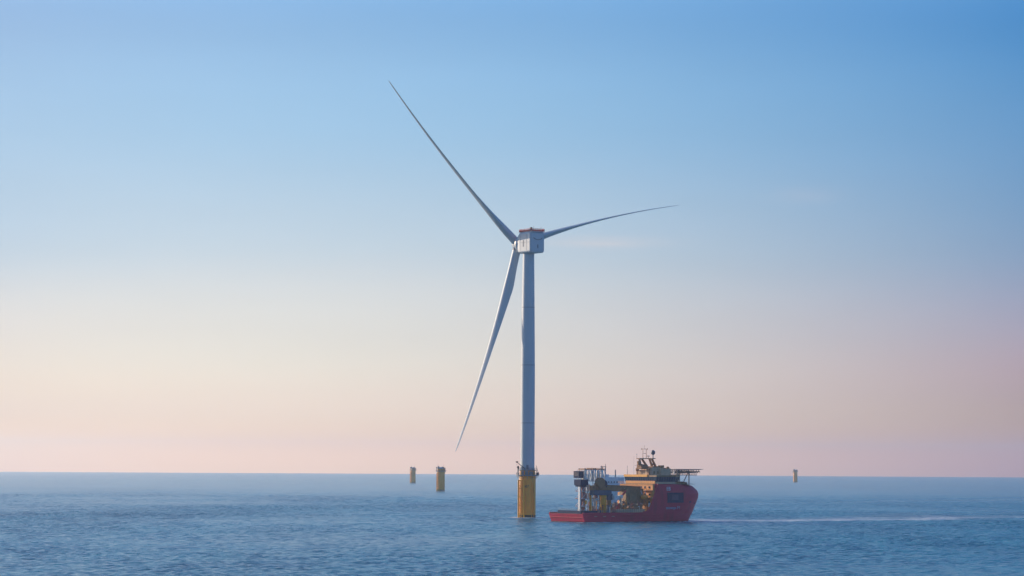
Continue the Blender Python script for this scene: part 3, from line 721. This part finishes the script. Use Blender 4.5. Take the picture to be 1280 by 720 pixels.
b = MB().box(hx - 8, hx + 5.6, -4.2, -3.8, 23.9, 24.25).box(hx - 8, hx + 5.6, 3.8, 4.2, 23.9, 24.25).rail([(hx - 8, -4, 24.2), (hx + 5.6, -4, 24.2)], 1.0, 1.6, .07).box(hx - 8, hx - 4, -4, 4, 23.9, 24.1)
build_pieces(b, 'access_walkway', 'darksteel', hd)
for x, y, z0 in ((72.5, -6.5, 19.4), (72.5, 6.5, 19.4), (83.4, -3.6, 18.5), (83.4, 3.6, 18.5)):
    MB().tube((x, y, z0), (x, y, 26.7), .3, n=8).build('support_leg', 'slate', hd)
for y in (-5, 5):
    MB().tube((77.4, y, 19.4), (82.5, y * .75, 25.2), .22, n=8).build('diagonal_brace', 'slate', hd)
b = MB().tube((hx - 9.6, 5, 27.1), (hx - 9.6, 5, 28.4), .08, n=5).box(hx - 9.9, hx - 9.2, -3.2, -2.2, 24.6, 25.9, .1); build_pieces(b, 'floodlight', 'white', hd)

# gangway tower near the stern
gt = MB().box(8.5, 9.3, -1.5, -.2, 4.38, 19.6).build('gangway_tower', 'white', SH)
b = MB()
for x, y in ((13.2, -2.4), (13.2, 2.6), (17.6, -2.4), (17.6, 2.6), (22.6, -2.4), (22.6, 2.6)): b.tube((x, y, 4.4), (x, y, 19.8), .32, n=8)
for z in (8, 11.8, 15.6):
    for y in (-2.4, 2.6): b.tube((9, y, z), (22.6, y, z), .2, n=6)
for y in (-2.4, 2.6):
    for x0, x1 in ((9, 13.2), (13.2, 17.6), (17.6, 22.6)):
        for z in (4.4, 8, 11.8, 15.6): b.tube((x0, y, z), (x1, y, z + 3.7), .13, n=5)
build_pieces(b, 'tower_leg', 'white', gt)
b = MB()
for z, x1 in ((8, 20), (11.9, 22), (15.7, 18)): b.box(9.4, x1, -2.6, 2.8, z, z + .15)
for z in (4.5, 8.4, 12.4): b.box(9.6, 13.0, -.9, .9, z, z + 3.2, .2)
for x, z in ((10, 8.2), (14.5, 8.2), (18.6, 12.1), (11, 12.1)): b.box(x, x + 1.7, -2.2, -.6, z, z + 2.1, .1)
b.build('tower_floor', 'pink', gt)
rt = random.Random(11)
for i in range(13):
    x = rt.uniform(10.2, 21.5); z = rt.choice((4.5, 8.3, 12.2, 15.9)); MB().box(x, x + rt.uniform(.7, 1.7), 2.75, 2.95, z, z + rt.uniform(1.6, 3.2)).build('tower_panel', rt.choice(('white', 'white', 'pink', 'steel')), gt)
b = MB().box(14.0, 15.3, -3.1, -2.5, 4.5, 15.2, .1).box(10.8, 12.1, -3.0, -2.5, 9.0, 11.0, .1)
build_pieces(b, 'hose_reel', 'craneyellow', gt)
b = MB()
for x in (16.0, 19.0, 20.6): b.tube((x, -3.0, 4.4), (x, -3.0, 26), .14, n=6)
build_pieces(b, 'tower_pipe', 'navy', gt)
b = MB().lattice((10.6, 0, 23.6), (24.4, 0, 23.6), 5.6, 9, .2, .14)
for x in np.arange(11, 24.5, 2.2): b.box(x, x + .6, -2.95, -2.75, 20.9, 26.2)
b.box(10.6, 24.4, -2.8, 2.8, 20.6, 20.8)
for x in np.arange(11.5, 24, 3.1): b.box(x, x + 1.4, -.8, 1.2, 20.8, 24.6, .2)
tr = b.build('truss_deck', 'white', gt)
b = MB()
for x in np.arange(10.9, 24.3, 1.2): b.box(x, x + random.uniform(.4, 1.0), -2.8 + random.uniform(0, 1.2), 2.4, 26.4, 26.75 + random.uniform(.1, .7))
b.rail([(10.5, -2.9, 26.4), (24.6, -2.9, 26.4)], 1.0, 1.5, .07).tube((23.6, -2, 26.4), (23.6, -2, 28.5), .2, n=6)
build_pieces(b, 'roof_gear', 'brown', gt)
cb = MB().box(7.2, 10.4, -2.6, 2.2, 22.3, 25.9, .3).box(7.8, 13.0, -3.2, 2.6, 18.7, 21.6, .4).box(8.4, 12.2, -2.8, 2.2, 17.9, 18.7, .3).build('control_cab', 'navy', gt)
MB().box(7.1, 7.22, -2.0, 1.6, 23.4, 25.2).box(7.6, 10.0, -2.68, -2.58, 23.6, 25.2).build('cab_window', 'glass', cb)
MB().box(9.8, 11.6, -2.2, .6, 14.6, 17.9, .2).box(9.9, 11.2, -2.4, .2, 12.2, 14.4, .2).build('cab_mount', 'pink', gt)

# main crane
cr = thing  # keep name short
crn = MB().lathe([(1.9, 4.38), (1.75, 5.2), (1.55, 5.6), (1.55, 12.6), (1.9, 13.2), (1.9, 13.6)], (20.2, -6, 0), 28).build('crane_pedestal', 'craneyellow', SH)
MB().lathe([(1.35, 4.38), (1.35, 15.2)], (25.6, -4.5, 0), 20).box(24.5, 26.5, -5.4, -3.5, 4.38, 6.8, .1).build('boom_rest', 'olive', SH)
b = MB().box(12.8, 25.5, -7.4, -3.8, 13.6, 16.2, .5).box(22.5, 26.5, -7.0, -3.2, 11.2, 14.4, .4)
sl = b.build('slewing_platform', 'slate', crn)
b = MB().box(16.6, 21.5, -7.2, -4.4, 16.2, 18.2, .4).box(12.2, 15.8, -7.0, -4.4, 16.2, 18.6, .3).rail([(12.8, -7.5, 16.2), (25.5, -7.5, 16.2)], 1.1, 1.4, .07)
b.build('crane_machinery', 'brown', crn)
b = MB().lathe([(2.6, -8.2), (2.6, -7.9), (1.9, -7.85), (1.9, -6.4), (2.6, -6.35), (2.6, -6.05)], (17.2, 0, 20.0), 32, 'y')
b.lathe([(.6, -8.35), (.6, -6)], (17.2, 0, 20.0), 12, 'y')
b.build('winch_drum', 'brown', crn)
MB().lathe([(2.3, -6.6), (2.3, -5.2)], (20.6, 0, 19.2), 28, 'y').build('winch_guard', 'navy', crn)
bm = MB().loft([[(x, y, z) for y, z in ((-6.6, zb), (-4.6, zb), (-4.6, zt), (-6.6, zt))] for x, zb, zt in ((20, 16.2, 18.6), (24, 15.6, 18.9), (36, 15.6, 18.6), (46, 16.4, 17.9))], smooth=False).build('crane_boom', 'olive', crn)
b = MB()
for x in np.arange(24, 45, 2.4): b.tube((x, -6.7, 15.9), (x + 2.2, -6.7, 18.4), .12, n=5)
b.tube((20, -6.8, 18.9), (46, -6.8, 18.0), .16, n=6).tube((20, -6.8, 19.9), (45, -6.8, 18.4), .05, n=4)
b.build('boom_bracing', 'brown', bm)
b = MB().box(34.0, 46.2, -9.0, -3.0, 9.6, 16.9, .5).box(36, 40, -9.3, -8.9, 11, 14).box(42, 45, -9.3, -8.9, 10.4, 15)
b.build('cable_carousel_house', 'olive', SH)
b = MB()
for x in np.arange(34.4, 46, 1.3): b.tube((x, -9.1, 4.4), (x, -9.1, 17.0), .12, n=5)
for z in (6.2, 9.4, 12.8, 16.9): b.tube((34, -9.15, z), (46.4, -9.15, z), .12, n=5)
b.build('scaffold_frame', 'brown', SH)
# life rafts and boats
for x, y, z in ((42.4, -10.8, 11.0),):
    lb = MB().loft([[(x + r * .0 + xx, y + r * math.cos(w), z + 1.6 + r * 1.3 * math.sin(w)) for w in [2 * math.pi * i / 14 for i in range(14)]] for xx, r in ((0, .25), (.5, .8), (1.6, 1.1), (3.2, 1.1), (4.2, .8), (4.7, .25))]).build('rescue_boat', 'orange', SH)
    MB().tube((x + .8, y, z + 3), (x + .8, y + 1, z + 5), .12, n=6).tube((x + 3.6, y, z + 3), (x + 3.6, y + 1, z + 5), .12, n=6).build('boat_davit', 'white', lb)
# small red and white crane
b = MB().tube((30.5, -8, 4.4), (30.5, -8, 12.0), .7, .6, n=14).box(29.6, 31.6, -8.9, -7.1, 12.0, 13.8, .2)
sc_ = b.build('deck_crane', 'white', SH)
MB().tube((30.8, -8, 12.6), (34.6, -8.2, 16.2), .65, .45, n=8).tube((34.6, -8.2, 16.2), (36.2, -8.2, 14.6), .4, .3, n=8).build('jib', 'red', sc_)
MB().box(25.8, 29.4, -8.8, -6.0, 11.2, 13.4, .2).build('hydraulic_pack', 'white', SH)
# machinery on the work deck
rnd = random.Random(5)
b1, b2, b3 = MB(), MB(), MB()
for i in range(34):
    x = rnd.uniform(24, 43); y = rnd.uniform(-11, -5); w = rnd.uniform(.8, 2.6); h = rnd.uniform(1, 6.4 - abs(x - 33) * .1); z = 4.4
    (b1, b2, b3)[i % 3].box(x, x + w, y, y + rnd.uniform(.8, 2), z, z + h, .12)
for i in range(10):
    x = rnd.uniform(25, 43); b1.lathe([(.9, -11), (.9, -9.6)], (x, 0, 5.6 + rnd.uniform(0, 3)), 14, 'y')
for i in range(16):
    x = rnd.uniform(24, 46); b2.tube((x, -10.5, 4.4), (x + rnd.uniform(-2, 2), -9, rnd.uniform(8, 12)), .12, n=5)
build_pieces(b1, 'winch_bank', 'brown', SH); build_pieces(b2, 'pipe_rack', 'pink', SH); build_pieces(b3, 'pump_skid', 'slate', SH)
rc = random.Random(21)
for nm_, mt_, k_ in (('deck_pipe', 'craneyellow', 9), ('deck_pipe', 'orange', 5), ('deck_pipe', 'white', 8), ('hose_bundle', 'navy', 6)):
    for i in range(k_):
        x = rc.uniform(11, 47); y = rc.uniform(-11.5, 0); h = rc.uniform(2, 8); q = (x + rc.uniform(-2.5, 2.5), y + rc.uniform(-1, 1), 4.4 + h)
        MB().tube((x, y, 4.4), (x, y, 4.4 + h), .17, n=6).tube((x, y, 4.4 + h), (q[0], q[1], q[2] + rc.uniform(-.5, 1.5)), .17, n=6).build(nm_, mt_, SH)
for nm_, mt_, k_ in (('tool_container', 'white', 5), ('tool_container', 'orange', 3), ('cable_reel', 'pink', 4), ('gas_rack', 'slate', 4)):
    for i in range(k_):
        x = rc.uniform(12, 45); y = rc.uniform(-11, -8); w = rc.uniform(.8, 1.9); z = 4.4 + (0 if i % 2 else rc.uniform(0, 3.5))
        if nm_ == 'cable_reel': MB().lathe([(1.1, y), (1.1, y + .12), (.6, y + .14), (.6, y + .9), (1.1, y + .92), (1.1, y + 1.04)], (x, 0, 5.6), 18, 'y').build(nm_, mt_, SH)
        else: MB().box(x, x + w, y, y + 1.2, 4.4, z + rc.uniform(1, 2), .08).build(nm_, mt_, SH)
MB().box(24.0, 43.5, -12.3, -11.6, 4.38, 6.6).build('cargo_rail', 'cream', SH)
b = MB()
for x in np.arange(24.2, 43, 1.5): b.box(x, x + .15, -12.45, -12.3, 4.4, 6.8)
b.build('rail_stanchion', 'brown', SH)
b = MB().box(25.2, 26.4, -11.2, -10.2, 6.5, 8.4, .2).box(27, 27.8, -11, -10, 6.5, 9.6, .1); build_pieces(b, 'valve_locker', 'red', SH)
MB().box(47.0, 48.0, -12.0, -11.2, 7.6, 9.8, .1).build('sign_board', 'white', SH)

# ------------------------------------------------------------------ pale vessel farther off, seen past the red one's deck
PX, PY = 80.0, 2080.0
pv_ = thing('distant_vessel', 'pale vessel far behind, half hidden by the deck cranes of the red one', 'ship', (PX, PY, sea_z(PX, PY)), R(78))
def o2(z, L, hb): return [(-L * .5, -hb, z), (L * .25, -hb, z), (L * .42, -hb * .6, z), (L * .5, 0, z), (L * .42, hb * .6, z), (L * .25, hb, z), (-L * .5, hb, z)]
MB().loft([o2(-3, 56, 8), o2(0, 58, 9.5), o2(9, 62, 10.4)], smooth=False).build('hull', 'palepaint', pv_)
sp = MB().box(-20, 16, -9.4, 9.4, 9, 14.5, 1).box(-18, 13, -8.2, 8.2, 14.5, 18.6, 1).box(-16, 8, -9.0, 3.0, 18.6, 20.4, .6).build('superstructure', 'palepaint', pv_)
b = MB()
for z in (11, 16):
    for y in np.arange(-8, 7.5, 2.2): b.box(-20.1, -19.95, y, y + 1.1, z, z + 1.2) if z < 14 else b.box(-18.1, -17.95, y, y + 1.1, z, z + 1.2)
build_pieces(b, 'window_row', 'glass', sp)
wh = MB().box(-15, -2, 1.6, 8.6, 18.6, 22.6, .6).build('wheelhouse', 'palepaint', pv_)
MB().box(-15.1, -14.9, 2.2, 8.0, 20.4, 21.8).build('wheelhouse_window', 'glass', wh)
b = MB()
for y in (3.2, 6.6):
    b.tube((-10, y, 22.6), (-10, y, 29.4), .38, .3, n=8)
b.tube((-10, 3.2, 25.8), (-10, 6.6, 25.8), .25, n=6).tube((-10, 2.6, 28.6), (-10, 7.2, 28.6), .25, n=6).tube((-10, 3.2, 29), (-10, 3.2, 31), .15, n=5)
b.build('mast', 'slate', pv_)
b = MB().tube((-8, -4.4, 18.6), (-8, -4.4, 26.4), .5, .42, n=10); b.build('funnel', 'slate', pv_)
